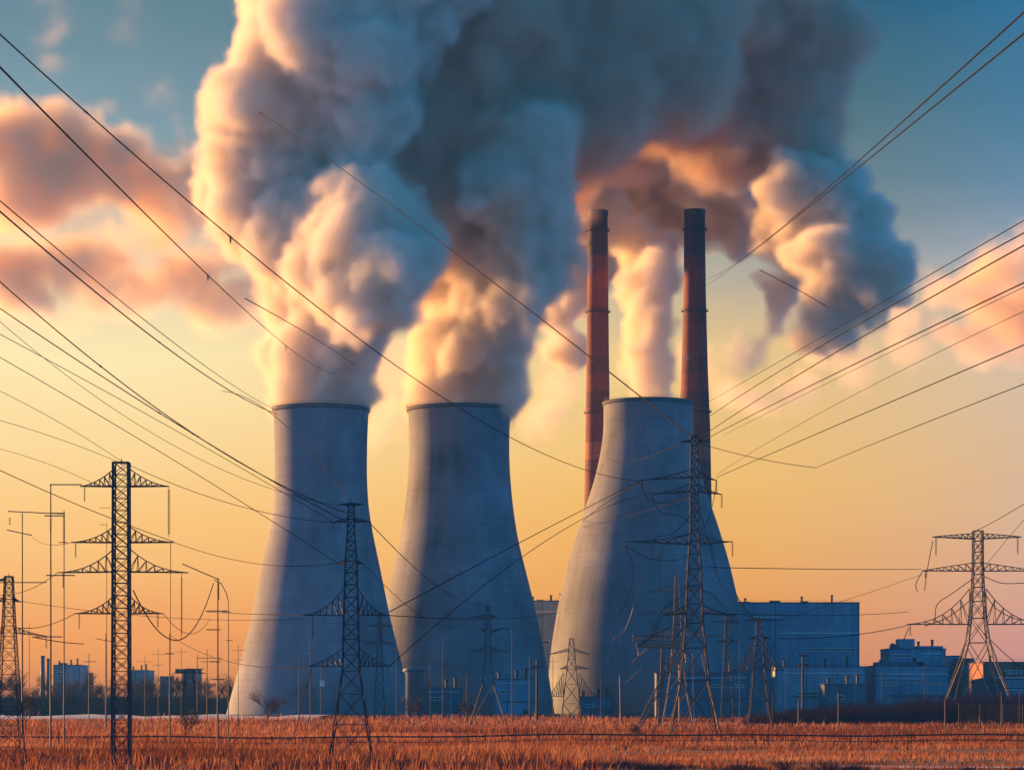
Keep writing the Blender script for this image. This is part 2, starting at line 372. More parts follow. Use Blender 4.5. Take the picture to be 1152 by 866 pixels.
# ------------------------------------------------------------------ cooling towers
def spline(pts, zs):
    pz = [p[0] for p in pts]; return np.interp(zs, pz, [p[1] for p in pts])
def cooling_tower(cx, dist, ptop, prof, label):
    s = dist/FPX; H = EYE+(HZ-ptop)*s
    pts = sorted([(EYE+(HZ-py)*s, hw*s) for py, hw in prof])
    pts[0] = (0, pts[0][1]); zs = np.linspace(0, H, 60); rr = np.interp(zs, [p[0] for p in pts], [p[1] for p in pts])
    for _ in range(6): rr[1:-1] = (rr[:-2]+rr[1:-1]*2+rr[2:])/4
    o = empty('cooling_tower', ((cx-CX)/FPX*dist, dist, 0), label, 'cooling tower', 'hyperbolic cooling towers')
    sh = MB(); sh.lathe([(r, z) for r, z in zip(rr, zs)], n=128, cap=False).build('shell', M['concrete'], o, True)
    inn = MB(); inn.lathe([(r-.8, z) for r, z in zip(rr[::-1], zs[::-1])], n=96, cap=False).build('inner_wall', M['inner'], o, True)
    rt = rr[-1]
    MB().lathe([(rt-.9, H-1.6), (rt+.15, H-1.9), (rt+.75, H-1.5), (rt+.8, H+.1), (rt+.5, H+.35), (rt-.9, H+.35), (rt-1.0, H-1.6)], n=128, cap=False).build('rim', M['rim'], o)
    b = MB(); 
    for i in range(96):
        a = 2*math.pi*i/96; b.bar((math.cos(a)*(rt+.6), math.sin(a)*(rt+.6), H+.3), (math.cos(a)*(rt+.6), math.sin(a)*(rt+.6), H+1.5), .12)
        a2 = 2*math.pi*(i+1)/96; b.bar((math.cos(a)*(rt+.6), math.sin(a)*(rt+.6), H+1.45), (math.cos(a2)*(rt+.6), math.sin(a2)*(rt+.6), H+1.45), .12)
    b.build('railing', M['iron'], o)
    rb = rr[0]; MB().lathe([(rb+.2, 0), (rb+3.2, 0), (rb+3.0, 1.6), (rb+.3, 1.8)], n=96, cap=False).build('basin', M['rim'], o)
    return o
cooling_tower(361, 1324, 460, [(460,53.5),(500,52),(530,51.5),(566,53),(596,57.5),(641,67),(700,79),(777,99),(808,107)], 'leftmost cooling tower standing clear behind the three arm pylon, steam at its mouth')
cooling_tower(516.5, 1410, 460, [(460,57.5),(500,56.2),(531,57),(570,60.5),(606,66),(646,76),(677,84),(712,92),(760,101),(808,108)], 'middle cooling tower next to the blue hall, steam column rising from its mouth')
cooling_tower(729.5, 1500, 453, [(453,50.5),(490,50.5),(530,58),(560,67),(586,76.5),(630,90),(677,101),(730,110),(808,116)], 'right cooling tower with two tall red chimneys rising behind it')

# ------------------------------------------------------------------ chimneys
def chimney(cx, dist, ptop, prof, label):
    s = dist/FPX; H = EYE+(HZ-ptop)*s; pts = sorted([(EYE+(HZ-py)*s, hw*s) for py, hw in prof]); zs = np.linspace(0, H, 50)
    rr = np.interp(zs, [p[0] for p in pts], [p[1] for p in pts]); o = empty('chimney', ((cx-CX)/FPX*dist, dist, 0), label, 'chimney', 'tall red brick chimneys')
    MB().lathe(list(zip(rr, zs)), n=48, cap=False).build('shaft', M['chimney'], o, True)
    rt = rr[-1]; MB().lathe([(rt-.6, H-3), (rt+.25, H-3), (rt+.35, H+.2), (rt-.7, H+.2), (rt-.8, H-12)], n=48, cap=False).build('rim', M['iron'], o)
    for z in (H-12, H-62, H-124):
        r0 = float(np.interp(z, zs, rr)); p = MB(); p.lathe([(r0-.1, z), (r0+1.2, z), (r0+1.2, z+.3), (r0-.1, z+.3)], n=40, cap=False)
        for i in range(28):
            a = 2*math.pi*i/28; a2 = 2*math.pi*(i+1)/28; e = r0+1.1
            p.bar((math.cos(a)*e, math.sin(a)*e, z+.3), (math.cos(a)*e, math.sin(a)*e, z+1.4), .1); p.bar((math.cos(a)*e, math.sin(a)*e, z+1.4), (math.cos(a2)*e, math.sin(a2)*e, z+1.4), .1)
        p.build('platform', M['iron'], o)
    l = MB(); 
    for dx in (-.3, .3): l.poly([(dx+float(rr[k])*.35, -float(rr[k])*.94-.35, zs[k]) for k in range(0, 50)], .12)
    l.build('ladder', M['iron'], o)
    return o
chimney(672.5, 1575, 238, [(238,11),(400,12.6),(560,15),(808,19)], 'left of the two tall red brick chimneys, clear of the cooling tower')
chimney(781.5, 1575, 237, [(237,11.6),(330,12.6),(420,15),(480,17.5),(560,19),(808,24)], 'right of the two tall red brick chimneys, above the rim of the cooling tower')

# ------------------------------------------------------------------ buildings
def building(x0, x1, ptop, dist, depth, name, label, mat, cat='building', windows=(), roofbits=(), trims=(), group=None, zb=0):
    X0, X1 = (x0-CX)/FPX*dist, (x1-CX)/FPX*dist; H = EYE+(HZ-ptop)/FPX*dist; Wd = X1-X0
    o = empty(name, ((X0+X1)/2, dist+depth/2, zb), label, cat, group); H -= zb; s = dist/FPX
    MB().box((0,0,H/2), (Wd, depth, H)).build('wall', M[mat], o)
    r = MB(); r.box((0,0,H+.25), (Wd+.8, depth+.8, .5)).build('roof', M['roof'], o)
    for (a, b, t, bt) in windows:       # px left, px right, py top, py bottom
        wx0, wx1 = (a-x0)*s-Wd/2, (b-x0)*s-Wd/2; z1, z0 = EYE+(HZ-t)*s-zb, EYE+(HZ-bt)*s-zb
        f = MB(); y = -depth/2-.12; cx_, cz, ww, hh_ = (wx0+wx1)/2, (z0+z1)/2, wx1-wx0, z1-z0
        f.box((cx_, y, z1), (ww+.3, .3, .3)); f.box((cx_, y, z0), (ww+.3, .3, .3)); f.box((wx0, y-.02, cz), (.3, .3, hh_)); f.box((wx1, y-.02, cz), (.3, .3, hh_))
        k = max(1, int(ww/3))
        for i in range(1, k): f.box((wx0+ww*i/k, y-.02, cz), (.2, .3, hh_))
        w_ = f.build('window', M['trim'], o); MB().box((cx_, -depth/2-.03, cz), (ww, .1, hh_)).build('pane', M['glass'], w_)
    if Wd > 14:
        k = -1 if (int(x0) % 2) else 1
        MB().box((k*Wd*.33, -depth/2-.1, 2.2), (4.2, .2, 4.4)).build('door', M['roof'], o)
        for dx in (-.49, -.16, .2, .49): MB().bar((dx*Wd, -depth/2-.3, .1), (dx*Wd, -depth/2-.3, H), .28, None, 6).build('downpipe', M['trim' if dx == .2 else 'iron'], o)
        MB().bar((-Wd*.3, -depth/2-.9, H*.42), (Wd*.46, -depth/2-.9, H*.42), .55, None, 6).build('pipe', M['pale_steel'], o)  # pale bar added to stand for a horizontal light reflection on the wall
        b2 = MB()
        for i in range(int(Wd/3)): b2.bar((-Wd/2+i*3, -depth/2-.3, H+.5), (-Wd/2+i*3, -depth/2-.3, H+1.5), .1)
        b2.bar((-Wd/2, -depth/2-.3, H+1.5), (Wd/2, -depth/2-.3, H+1.5), .12); b2.build('railing', M['iron'], o)
        for i, dx in enumerate((-.38, .07, .31)): MB().lathe([(.7, H+.4), (.7, H+3+i), (1.1, H+3.2+i), (1.1, H+3.6+i)], (dx*Wd, -depth*.2, 0), 10).build('roof_vent', M['iron'], o)
    for (a, b, t, th) in trims:
        wx0, wx1 = (a-x0)*s-Wd/2, (b-x0)*s-Wd/2; z = EYE+(HZ-t)*s-zb
        MB().box(((wx0+wx1)/2, -depth/2-.35, z), (wx1-wx0, .7, th)).build('ledge', M['trim'], o)
    for (a, b, t, mt, nm) in roofbits:
        wx0, wx1 = (a-x0)*s-Wd/2, (b-x0)*s-Wd/2; z = EYE+(HZ-t)*s-zb
        MB().box(((wx0+wx1)/2, -depth*.1, (H+.5+z)/2), (wx1-wx0, depth*.4, z-H-.5)).build(nm, M[mt], o)
    return o
building(824, 967, 678, 1560, 60, 'turbine_hall', 'large flat blue turbine hall right of the cooling towers', 'clad',
         windows=[(836,856,724,728),(905,962,729,732)], trims=[(880,966,712,.8),(846,880,694,.5)],
         roofbits=[(828,846,675.5,'clad_dark','parapet'),(868,880,674.5,'iron','roof_vent'),(903,912,675,'iron','roof_vent'),(930,964,676,'clad_dark','parapet')])
building(594, 640, 676, 1600, 60, 'boiler_house', 'dark blue boiler house between the middle and right cooling towers', 'clad',
         windows=[(600,618,720,724)], trims=[(602,636,688,.6)], roofbits=[(604,612,673.5,'clad_dark','roof_vent'),(622,630,674,'iron','roof_vent')])
building(872, 975, 750, 1380, 30, 'annex', 'low grey annex in front of the turbine hall', 'clad_light', windows=[(896,920,778,781.5),(930,944,770,774)], trims=[(880,972,757,.5)], roofbits=[(900,912,746,'iron','roof_vent')])
building(928, 976, 770, 1340, 25, 'shed', 'dark shed at the foot of the low grey annex', 'clad_dark', windows=[(940,950,782,786)])
building(740, 842, 757, 1385, 30, 'annex', 'low annex left of the turbine hall, behind the tangled pylon', 'clad_dark', windows=[(800,836,770,773)], trims=[(745,840,762,.4)])
building(652, 690, 784, 1400, 14, 'shed', 'small dark shed at the foot of the right cooling tower', 'clad_dark', windows=[(660,668,792,795)])
building(478, 520, 774, 1335, 12, 'shed', 'low shed at the left foot of the middle cooling tower', 'clad_dark', windows=[(484,496,784,787)], trims=[(480,518,778,.3)])
building(556, 600, 764, 1330, 14, 'shed', 'low blue shed at the right foot of the middle cooling tower', 'clad', windows=[(562,580,776,779)], trims=[(558,598,768,.3)])
# right-hand plant
building(984, 1068, 749, 1400, 40, 'plant_building', 'wide stepped blue plant building right of the turbine hall', 'clad', windows=[(990,1012,768,770.5),(1020,1036,764,767),(1040,1064,768,770)], trims=[(986,1066,758,.6),(984,1040,763,.4)],
         roofbits=[(989,1042,744,'clad_dark','upper_storey'),(1034,1060,738,'clad','upper_storey')])
building(999, 1064, 730, 1450, 30, 'plant_building', 'tall stepped blue block with a pale square penthouse on its roof', 'clad', windows=[(1005,1028,736,739),(1040,1056,738,741)], trims=[(1036,1058,735,.6)],
         roofbits=[(1006,1012,724,'clad_dark','roof_vent'),(1013,1031,718,'clad_light','penthouse'),(1034,1063,726,'clad','upper_storey')])
building(1066, 1082, 738, 1500, 20, 'plant_building', 'narrow blue block beside the stepped plant building', 'clad', windows=[(1069,1079,746,749)])
building(1081, 1096, 741, 1480, 20, 'plant_building', 'narrow rust coloured block beside the right pylon', 'clad_red', windows=[(1084,1093,750,753)])
building(1106, 1210, 745, 1300, 40, 'warehouse', 'long rust red warehouse at the right frame edge', 'clad_red', windows=[(1130,1150,754,757)], trims=[(1106,1210,762,.5)])
building(1122, 1215, 764, 1150, 30, 'warehouse', 'low grey warehouse in front of the rust red one', 'clad_light', windows=[(1134,1150,776,779)])
o = empty('storage_tank', P(1112, 0, 1120)*1, 'dark round storage tank left of the low grey warehouse', 'tank'); o.location.z = 0
MB().lathe([(7.4,0),(7.4,17),(6.9,17.6),(0.1,19)], n=40).build('shell', M['roof'], o, True); MB().lathe([(7.5,16.4),(7.8,16.4),(7.8,16.9),(7.5,16.9)], n=40, cap=False).build('rim', M['iron'], o)
b = MB(); b.bar((-.6,-7.7,0),(-.6,-7.7,18),.15); b.bar((.6,-7.7,0),(.6,-7.7,18),.15)
for i in range(30): b.bar((-.6,-7.7,i*.6),(.6,-7.7,i*.6),.1)
b.build('ladder', M['iron'], o)
o = empty('storage_tank', P(466, 0, 1240)*1, 'dark round storage tank with a wider cap between the two left cooling towers', 'tank'); o.location.z = 0
MB().lathe([(4.2,0),(4.2,22),(5.4,23),(5.4,24.2),(0.1,25)], n=40).build('shell', M['clad_dark'], o, True); MB().lathe([(5.5,22.9),(5.8,22.9),(5.8,23.3),(5.5,23.3)], n=40, cap=False).build('rim', M['iron'], o)
# distant factory, left
building(60, 90, 748, 2050, 40, 'factory_building', 'largest hazy factory block in the distance on the left', 'clad', windows=[(64,74,756,759)], roofbits=[(64,70,745,'iron','roof_vent')])
building(88, 98, 757, 2080, 30, 'factory_building', 'narrow hazy factory block beside the largest distant one', 'clad_red', windows=[(90,96,762,764)])
building(145, 166, 754, 2100, 40, 'factory_building', 'hazy distant block just right of the tallest left pylon', 'clad', windows=[(149,160,761,763)])
building(180, 190, 761, 2100, 30, 'factory_building', 'small hazy distant block left of the dark plant tower', 'clad_dark', windows=[(182,188,767,769)])
building(205, 222, 757, 2060, 30, 'factory_building', 'distant dark plant tower carrying a wide top storey', 'clad_dark', windows=[(208,218,766,769)], roofbits=[(196,224,752,'iron','upper_storey')])
for px, pt, hw, lab in ((48,738,2.6,'left of the twin distant factory chimneys'), (54.5,741,2.0,'right of the twin distant factory chimneys')):
    d_ = 2040; o = empty('chimney', ((px-CX)/FPX*d_, d_, 0), lab, 'chimney', 'twin distant chimneys'); H = EYE+(HZ-pt)*d_/FPX; r_ = hw*d_/FPX
    MB().lathe([(r_*1.3,0),(r_,H*.5),(r_*.85,H)], n=20).build('shaft', M['clad_dark'], o, True); MB().lathe([(r_*.84,H-1),(r_*1.05,H-1),(r_*1.05,H+.5),(r_*.84,H+.5)], n=20, cap=False).build('rim', M['iron'], o)

# ------------------------------------------------------------------ pylons
def lattice(mb, prof, t, panel=1.15, xb=True, tb=None):
    """square lattice mast; prof = [(z, half width)] rising"""
    tb = tb or t*.55; zs = [prof[0][0]]; hw = lambda z: float(np.interp(z, [p[0] for p in prof], [p[1] for p in prof]))
    while zs[-1] < prof[-1][0]-.01: zs.append(min(prof[-1][0], zs[-1]+max(.7, 2*hw(zs[-1])*panel)))
    for z0, z1 in zip(zs, zs[1:]):
        a, b = hw(z0), hw(z1); c0 = [(-a,-a,z0),(a,-a,z0),(a,a,z0),(-a,a,z0)]; c1 = [(-b,-b,z1),(b,-b,z1),(b,b,z1),(-b,b,z1)]
        for i in range(4):
            j = (i+1)%4; mb.bar(c0[i], c1[i], t); mb.bar(c1[i], c1[j], tb); mb.bar(c0[i], c1[j], tb)
            if xb: mb.bar(c0[j], c1[i], tb)
    return hw
def arm_mb(sgn, hw, L, z, rise, drop, t, curve=2.0, n=7):
    mb = MB(); top = []; lo = [[], []]
    for i in range(n+1):
        u = i/n; x = sgn*(hw+(L-hw)*u); k = hw*(1-u)
        lo[0].append(Vector((x, -k, z+drop*u))); lo[1].append(Vector((x, k, z+drop*u)))
        top.append(Vector((x, 0, z+drop*u+.12*abs(rise)*(1-u)+rise*.88*(1-u)**curve)))
    tb = t*.6
    for c in (lo[0], lo[1], top): mb.poly(c, t)
    for i in range(n):
        mb.bar(lo[0][i], lo[1][i], tb)
        for s in (0, 1): mb.bar(lo[s][i], top[i+1], tb); mb.bar(lo[s][i], top[i], tb)
        mb.bar(lo[0][i], lo[1][i+1], tb)
    return mb, top[-1]
def insulator(parent, p, L, r, q=None):
    """string of porcelain discs hanging from p"""
    q = Vector(q) if q is not None else Vector(p)-Vector((0,0,L)); p = Vector(p); a = (q-p); L = a.length; a.normalize()
    mb = MB(); mb.bar(p, q, r*.35); k = max(5, int(L/(r*1.1)))
    for i in range(k):
        c = p+a*(L*(.08+.84*i/(k-1))); mb.bar(c-a*r*.12, c+a*r*.22, r*2, r*.7, 8)
    return mb.build('insulator', M['porcelain'], parent)
TIPS = {}
def pylon(key, px, dist, label, prof, arms, t, mat='steel', rz=0, group='lattice pylons', cap=None, legs=None, panel=1.15):
    """prof [(py, half px)] top to bottom; arms [(py, left px, right px, rise px, curve, drop px)]"""
    s = dist/FPX; Z = lambda py: EYE+(HZ-py)*s
    o = empty('lattice_pylon', ((px-CX)*s, dist, 0), label, 'pylon', group, rz)
    pts = sorted([(Z(py), h*s) for py, h in prof]); pts = [p for p in pts if p[0] > 0]; pts.insert(0, (-.2, pts[0][1] if legs is None else legs*s))
    mb = MB(); hw = lattice(mb, pts, t, panel); mb.build('lattice_mast', M[mat], o)
    H = pts[-1][0]
    if cap: MB().bar((0,0,H-.2), (0,0,H+cap*s), t*1.2, t*.3).build('earth_peak', M[mat], o)
    tips = []
    for (py, l, r, rise, cv, drop) in arms:
        z = Z(py); h = hw(z)
        for sgn, L in ((-1, (px-l)*s if l is not None else None), (1, (r-px)*s if r is not None else None)):
            if L is None: continue
            a, tip = arm_mb(sgn, h, L, z, rise*s, -drop*s, t*.8, cv); a.build('crossarm', M[mat], o); tips.append(tip)
    for dx in (-1, 1):
        for dy in (-1, 1): MB().box((dx*pts[0][1], dy*pts[0][1], 0), (t*3.2, t*3.2, .7)).build('footing', M['rim'], o)
    TIPS[key] = (o, tips, s)
    return o
# the tall dark pylon, left foreground
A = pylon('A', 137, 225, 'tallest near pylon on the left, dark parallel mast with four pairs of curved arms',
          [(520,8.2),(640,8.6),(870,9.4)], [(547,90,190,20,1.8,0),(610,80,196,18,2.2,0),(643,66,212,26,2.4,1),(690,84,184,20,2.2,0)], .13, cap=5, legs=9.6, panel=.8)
o, tips, s = TIPS['A']
insulator(o, tips[1], 57*s, .16); insulator(o, tips[5]-Vector((.6,0,0)), 74*s, .13); insulator(o, tips[7]-Vector((.5,0,0)), 1.2, .12)
for i in (0, 2, 4, 6): insulator(o, tips[i]+Vector((.4,0,-.05)), 1.3, .12)
mb = MB(); mb.bar((-.75,-.78,-.2),(-.66,-.72,27.4),.24); mb.bar((.75,-.78,-.2),(.66,-.72,27.4),.24); mb.build('front_leg', M['steel'], o)
# left frame edge
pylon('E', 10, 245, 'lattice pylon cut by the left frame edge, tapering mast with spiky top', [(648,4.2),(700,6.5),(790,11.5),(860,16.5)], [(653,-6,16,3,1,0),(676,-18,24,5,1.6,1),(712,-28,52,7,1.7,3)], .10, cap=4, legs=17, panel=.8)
o, tips, s = TIPS['E']; insulator(o, tips[-1], 1.2, .12)
# three arm pylon before the left cooling tower
pylon('B', 395, 262, 'three arm pylon standing in front of the leftmost cooling tower, legs spread in the scrub',
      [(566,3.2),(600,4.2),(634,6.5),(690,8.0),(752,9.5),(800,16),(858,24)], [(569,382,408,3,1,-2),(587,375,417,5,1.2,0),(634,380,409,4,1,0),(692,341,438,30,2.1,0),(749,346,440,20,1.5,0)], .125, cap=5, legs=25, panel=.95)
o, tips, s = TIPS['B']
for i in (2, 3): insulator(o, tips[i], .9, .1)
insulator(o, tips[7]-Vector((.9,0,.05)), 34*s, .13); insulator(o, tips[6]+Vector((1.0,0,-.05)), 26*s, .13)
for i in (8, 9): insulator(o, tips[i]+Vector((.3 if i == 8 else -.3,0,0)), 1.4, .12)
# slender tall pylon before the right tower
pylon('C', 781, 500, 'tall slender tangled pylon in front of the right cooling tower',
      [(490,3.6),(600,4.6),(640,7.5),(700,9.5),(760,15),(826,27)], [(497,766,796,3,1,0),(537,722,806,9,1.8,3),(553,733,812,9,1.8,3),(612,704,824,12,2.0,-3),(690,744,828,10,1.8,2)], .27, cap=6, legs=28)
o, tips, s = TIPS['C']
insulator(o, tips[2], 2.6, .28); insulator(o, tips[4], 2.6, .28); insulator(o, tips[3], 2.6, .28); insulator(o, tips[5], 2.6, .28); insulator(o, tips[7], 3, .28); insulator(o, tips[6], 3, .28); insulator(o, tips[9], 3, .28)
Z = lambda py: EYE+(HZ-py)*s; X = lambda px: (px-781)*s
for pts in ([(779,600),(748,612),(742,640),(744,670)], [(778,578),(757,600),(738,605),(733,625)], [(776,640),(768,668),(742,690),(735,720)], [(774,700),(752,706),(716,728)],
            [(781,552),(797,610),(806,650)], [(722,540),(728,560),(750,566),(768,560),(778,556)], [(733,556),(742,575),(764,580),(778,590)], [(704,614),(712,640),(708,668),(697,690)], [(744,692),(736,712),(722,724),(714,740)], [(778,660),(800,668),(820,690),(826,700)], [(806,540),(802,566),(794,590),(784,600)], [(704,614),(730,628),(760,630),(778,622)], [(781,700),(764,712),(752,736),(756,760)], [(800,612),(806,640),(812,662)]):
    MB().poly(smooth_pts([(X(a), -.4+i*.15, Z(b_)) for i, (a, b_) in enumerate(pts)]), .13, 5).build('jumper_cable', M['cable'], o)
# leaning portal left of it
def frame(px, dist, label, segs, t, mat='steel', name='gantry', cat='gantry', group=None, truss=()):
    s = dist/FPX; o = empty(name, ((px-CX)*s, dist, 0), label, cat, group); Q = lambda p: Vector(((p[0]-px)*s, (p[2] if len(p) > 2 else 0), max(-.2, EYE+(HZ-p[1])*s)))
    for nm, pts, k in segs: MB().poly(smooth_pts([Q(p) for p in pts]) if nm == 'jumper_cable' else [Q(p) for p in pts], t*k, 5).build(nm, M[mat], o)
    for nm, a, b_, wdt in truss:
        p, q = Q(a), Q(b_); mb = MB(); n_ = max(3, int((q-p).length/(wdt*s))); ax = (q-p).normalized(); up = Vector((-ax.z, 0, ax.x)) if abs(ax.x)+abs(ax.z) > 0 else Vector((0,0,1))
        offs = [up*wdt*s/2+Vector((0,-wdt*s/2,0)), up*wdt*s/2+Vector((0,wdt*s/2,0)), -up*wdt*s/2+Vector((0,wdt*s/2,0)), -up*wdt*s/2+Vector((0,-wdt*s/2,0))]
        for f in offs: mb.bar(p+f, q+f, t)
        for i in range(n_):
            a0, a1 = p+(q-p)*i/n_, p+(q-p)*(i+1)/n_
            for k in range(4): mb.bar(a0+offs[k], a1+offs[(k+1)%4], t*.6); mb.bar(a0+offs[k], a0+offs[(k+1)%4], t*.6)
        mb.build(nm, M[mat], o)
    return o
frame(742, 640, 'leaning portal gantry of rusty trusses left of the tall slender pylon',
      [('brace', [(712,745),(730,728),(770,729),(772,745)], 1.2), ('brace', [(741,745),(757,747),(765,740),(772,742)], 1), ('brace', [(757,747),(768,756)], 1),
       ('brace', [(704,768),(722,752),(744,757)], .8), ('jumper_cable', [(697,755),(692,740),(690,720),(704,707),(720,660),(724,644)], .8), ('jumper_cable', [(716,722),(718,735),(713,748)], .7),
       ('post', [(697,760),(698,815)], .6), ('post', [(764,745),(764,815)], 1)], .30, 'pale_steel',
      truss=[('beam', (712,717), (773,719), 6), ('beam', (716,725), (770,727), 4), ('leg', (764,728), (720,815), 5), ('leg', (746,728), (742,815), 3)])
# ladder-like leaning mast right of C
frame(800, 700, 'ladder like steel stay leaning beside the tall slender pylon',
      [('rail', [(789,735),(807,814)], 1), ('rail', [(779,735),(781,814)], .8)]+[('rung', [(780,y),(789+(y-735)*.228,y)], .7) for y in (742,756,766,775,784,795)], .24, 'pale_steel', 'steel_stay', 'stay')
# wide arm pylon at right
pylon('D', 1100, 860, 'wide arm pylon at the right frame edge, legs flaring behind the thicket',
      [(597,5.2),(640,5.4),(690,7.5),(730,13),(770,27),(800,38)], [(606,1049,1149,6,.8,-2),(642,1037,1165,9,.9,0),(702,1020,1178,40,2.6,0)], .42, cap=3, legs=40)
o, tips, s = TIPS['D']
for i, L in ((0,26),(1,24),(2,10),(3,34),(4,16),(5,14)): insulator(o, tips[i]+Vector((1.2 if i % 2 == 0 else -1.2, 0, 0)), L*s*.8, .5)
Z = lambda py: EYE+(HZ-py)*s; X = lambda px: (px-1100)*s
for pts in ([(1049,608),(1043,640),(1040,664)], [(1037,643),(1030,657),(1032,665)], [(1095,650),(1070,668),(1054,680),(1052,700)], [(1095,672),(1066,694),(1040,704)],
            [(1106,665),(1120,684),(1140,695),(1160,698)], [(1106,648),(1128,656),(1158,655)], [(1022,706),(1016,720)], [(1106,712),(1130,735),(1160,760)]):
    MB().poly(smooth_pts([(X(a), -1+i*.3, Z(b_)) for i, (a, b_) in enumerate(pts)]), .28, 5).build('jumper_cable', M['cable'], o)
# smaller pylons before the plant
pylon('F1', 549, 700, 'small pylon with flaring legs in front of the middle cooling tower', [(682,2.2),(730,3),(772,6),(790,16),(812,21)], [(694,530,560,3,1,0),(712,538,568,3,1.2,-6),(733,528,572,6,1.6,0)], .26, 'steel', group='small pylons', cap=10, legs=22)
pylon('F2', 643, 720, 'small rusty pylon with skirt like wide arms left of the tangled pylon', [(718,2.2),(752,5),(784,9),(812,11)], [(732,617,664,3,1.2,4),(752,630,664,4,1.2,0),(783,616,671,26,1.3,0)], .26, 'pale_steel', group='small pylons', cap=2, legs=12)
pylon('F3', 854, 740, 'small pylon with skirt like wide arms in front of the turbine hall', [(696,2.6),(740,5),(784,9),(812,12)], [(698,836,874,3,1,0),(754,824,882,38,1.6,0),(718,842,868,3,1,0)], .26, 'steel', group='small pylons', cap=3, legs=13)
pylon('F4', 427, 980, 'hazy small pylon behind the three arm pylon', [(690,1.6),(740,3),(805,6)], [(704,412,442,3,1,0),(724,410,444,4,1,0)], .26, group='small pylons', cap=3, legs=6)
pylon('G1', 213, 1000, 'squat hazy lattice tower in the left trees', [(752,4),(770,5),(805,7.5)], [(757,194,232,2,1,0),(768,200,226,3,1,0)], .3, group='small pylons', cap=2, legs=8)
pylon('G2', 818, 900, 'faint small pylon between the tall slender pylon and the turbine hall', [(690,1.8),(740,3.4),(808,7)], [(700,802,834,3,1,0),(722,806,832,4,1,0)], .28, group='small pylons', cap=4, legs=7)
pylon('G3', 762, 780, 'wide armed hazy pylon standing close behind the tangled slender one', [(648,2.2),(700,4),(760,8),(812,16)], [(664,726,798,5,1.6,2),(688,716,806,6,1.8,2),(716,708,812,10,1.8,0)], .30, 'pale_steel', group='small pylons', cap=5, legs=17)
# slim masts and poles
def pole(px, dist, ptop, label, bars=(), t=.16, mat='steel', ins=(), name='power_pole', cat='pole', group='slim poles'):
    s = dist/FPX; o = empty(name, ((px-CX)*s, dist, 0), label, cat, group); H = EYE+(HZ-ptop)*s
    MB().bar((0,0,-.3), (0,0,H), t*1.3, t*.8, 8).build('shaft', M[mat], o)
    for (py, l, r, dy) in bars:
        z = EYE+(HZ-py)*s; MB().bar(((l-px)*s,0,z-dy*s), ((r-px)*s,0,z), t*.75).build('crossbar', M[mat], o)
    for (ix, iy, L) in ins: insulator(o, ((ix-px)*s, 0, EYE+(HZ-iy)*s), L*s, t*.9)
    return o
pole(57, 300, 545, 'tall slim pole joined by a bar to the tallest near pylon', [(545,56,92,0),(580,50,72,0),(716,40,70,0),(647,52,84,0)], .2, ins=[(57,583,14),(72,578,34)])
pole(25, 420, 577, 'slim pole with a T shaped top near the left frame edge', [(578,9,73,-3),(602,8,36,-6),(655,0,52,0)], .24, ins=[(11,582,8),(72,577,38)])
pole(72, 300, 574, 'short branched pole hanging right of the T topped pole', [(577,56,73,0),(610,66,76,0)], .14)
pole(245, 330, 650, 'tall slim pole with five short crossbars right of the tallest near pylon', [(652,205,247,-18),(687,232,256,0),(708,232,248,0),(744,236,248,0),(764,238,252,0)], .2, ins=[(246,655,20)])
o = pole(257, 360, 676, 'thin pole with a curved lamp like hook beside the five crossbar pole', [(688,250,260,0),(720,254,262,0)], .13)
s = 360/FPX; MB().poly([((a-257)*s,0,EYE+(HZ-b_)*s) for a, b_ in ((241,652),(249,656),(255,668),(257,677))], .12, 6).build('hook_arm', M['steel'], o)
pole(191, 380, 712, 'slim pole standing under the hanging cable loop', [(735,186,196,0)], .22)
pole(119, 500, 712, 'thin pole just left of the tallest near pylon', [(722,108,128,-4)], .2)
pole(100, 700, 735, 'short thin pole above the distant factory', [(744,94,108,0)], .25)
pole(222, 800, 736, 'thin hazy pole above the distant plant tower', [(740,222,250,0),(752,214,230,0)], .28)
pole(233, 760, 730, 'thin hazy pole left of the five crossbar pole', [(744,226,243,0)], .26)
pole(120, 640, 588, 'faint thin mast with a hooked bar behind the tallest near pylon', [(590,112,120,0),(571,112,124,0)], .18)
pole(604, 900, 742, 'dark thick pole at the right foot of the middle cooling tower', [(750,598,610,0)], .9, 'iron')
pole(596, 900, 738, 'dark slim pole at the right foot of the middle cooling tower', [(752,590,602,0)], .5, 'iron')
pole(576, 940, 706, 'slim lamp pole against the middle cooling tower', [(708,568,577,-1)], .3)
pole(525, 980, 758, 'short lamp pole left of the small flaring pylon', [(760,520,530,0)], .3)
pole(498, 980, 716, 'thin mast at the left of the middle cooling tower', [(748,492,506,0)], .26)
pole(349, 600, 716, 'slim pole beside the small white sign before the left tower', [(732,345,353,0)], .18)
o = pole(361, 620, 746, 'low pole carrying a small white square sign before the leftmost cooling tower', [], .16); s = 620/FPX
MB().box((.3,-.15,EYE+(HZ-768)*s), (5*s, .1, 7*s)).build('sign_board', M['sign'], o)
pole(903, 900, 735, 'dark square headed mast in front of the turbine hall', [(737,897,909,0)], .9, 'iron')
pole(943, 560, 778, 'pale pole standing in the thicket before the dark shed', [], .22, 'pale_steel')
pole(898, 700, 787, 'short pale post at the field edge before the turbine hall', [(788,894,901,0)], .3, 'pale_steel')
pole(1127, 560, 778, 'thick dark post before the low grey warehouse', [], .42, 'iron')
pole(1147, 560, 776, 'slim dark post nearest the right frame edge', [(774,1128,1160,0)], .2, 'iron')
pole(1063, 560, 787, 'rusty thin post in the right thicket', [], .22, 'pale_steel')
pole(1067, 420, 824, 'single low wooden stake in the grass on the right', [], .12, 'bark')
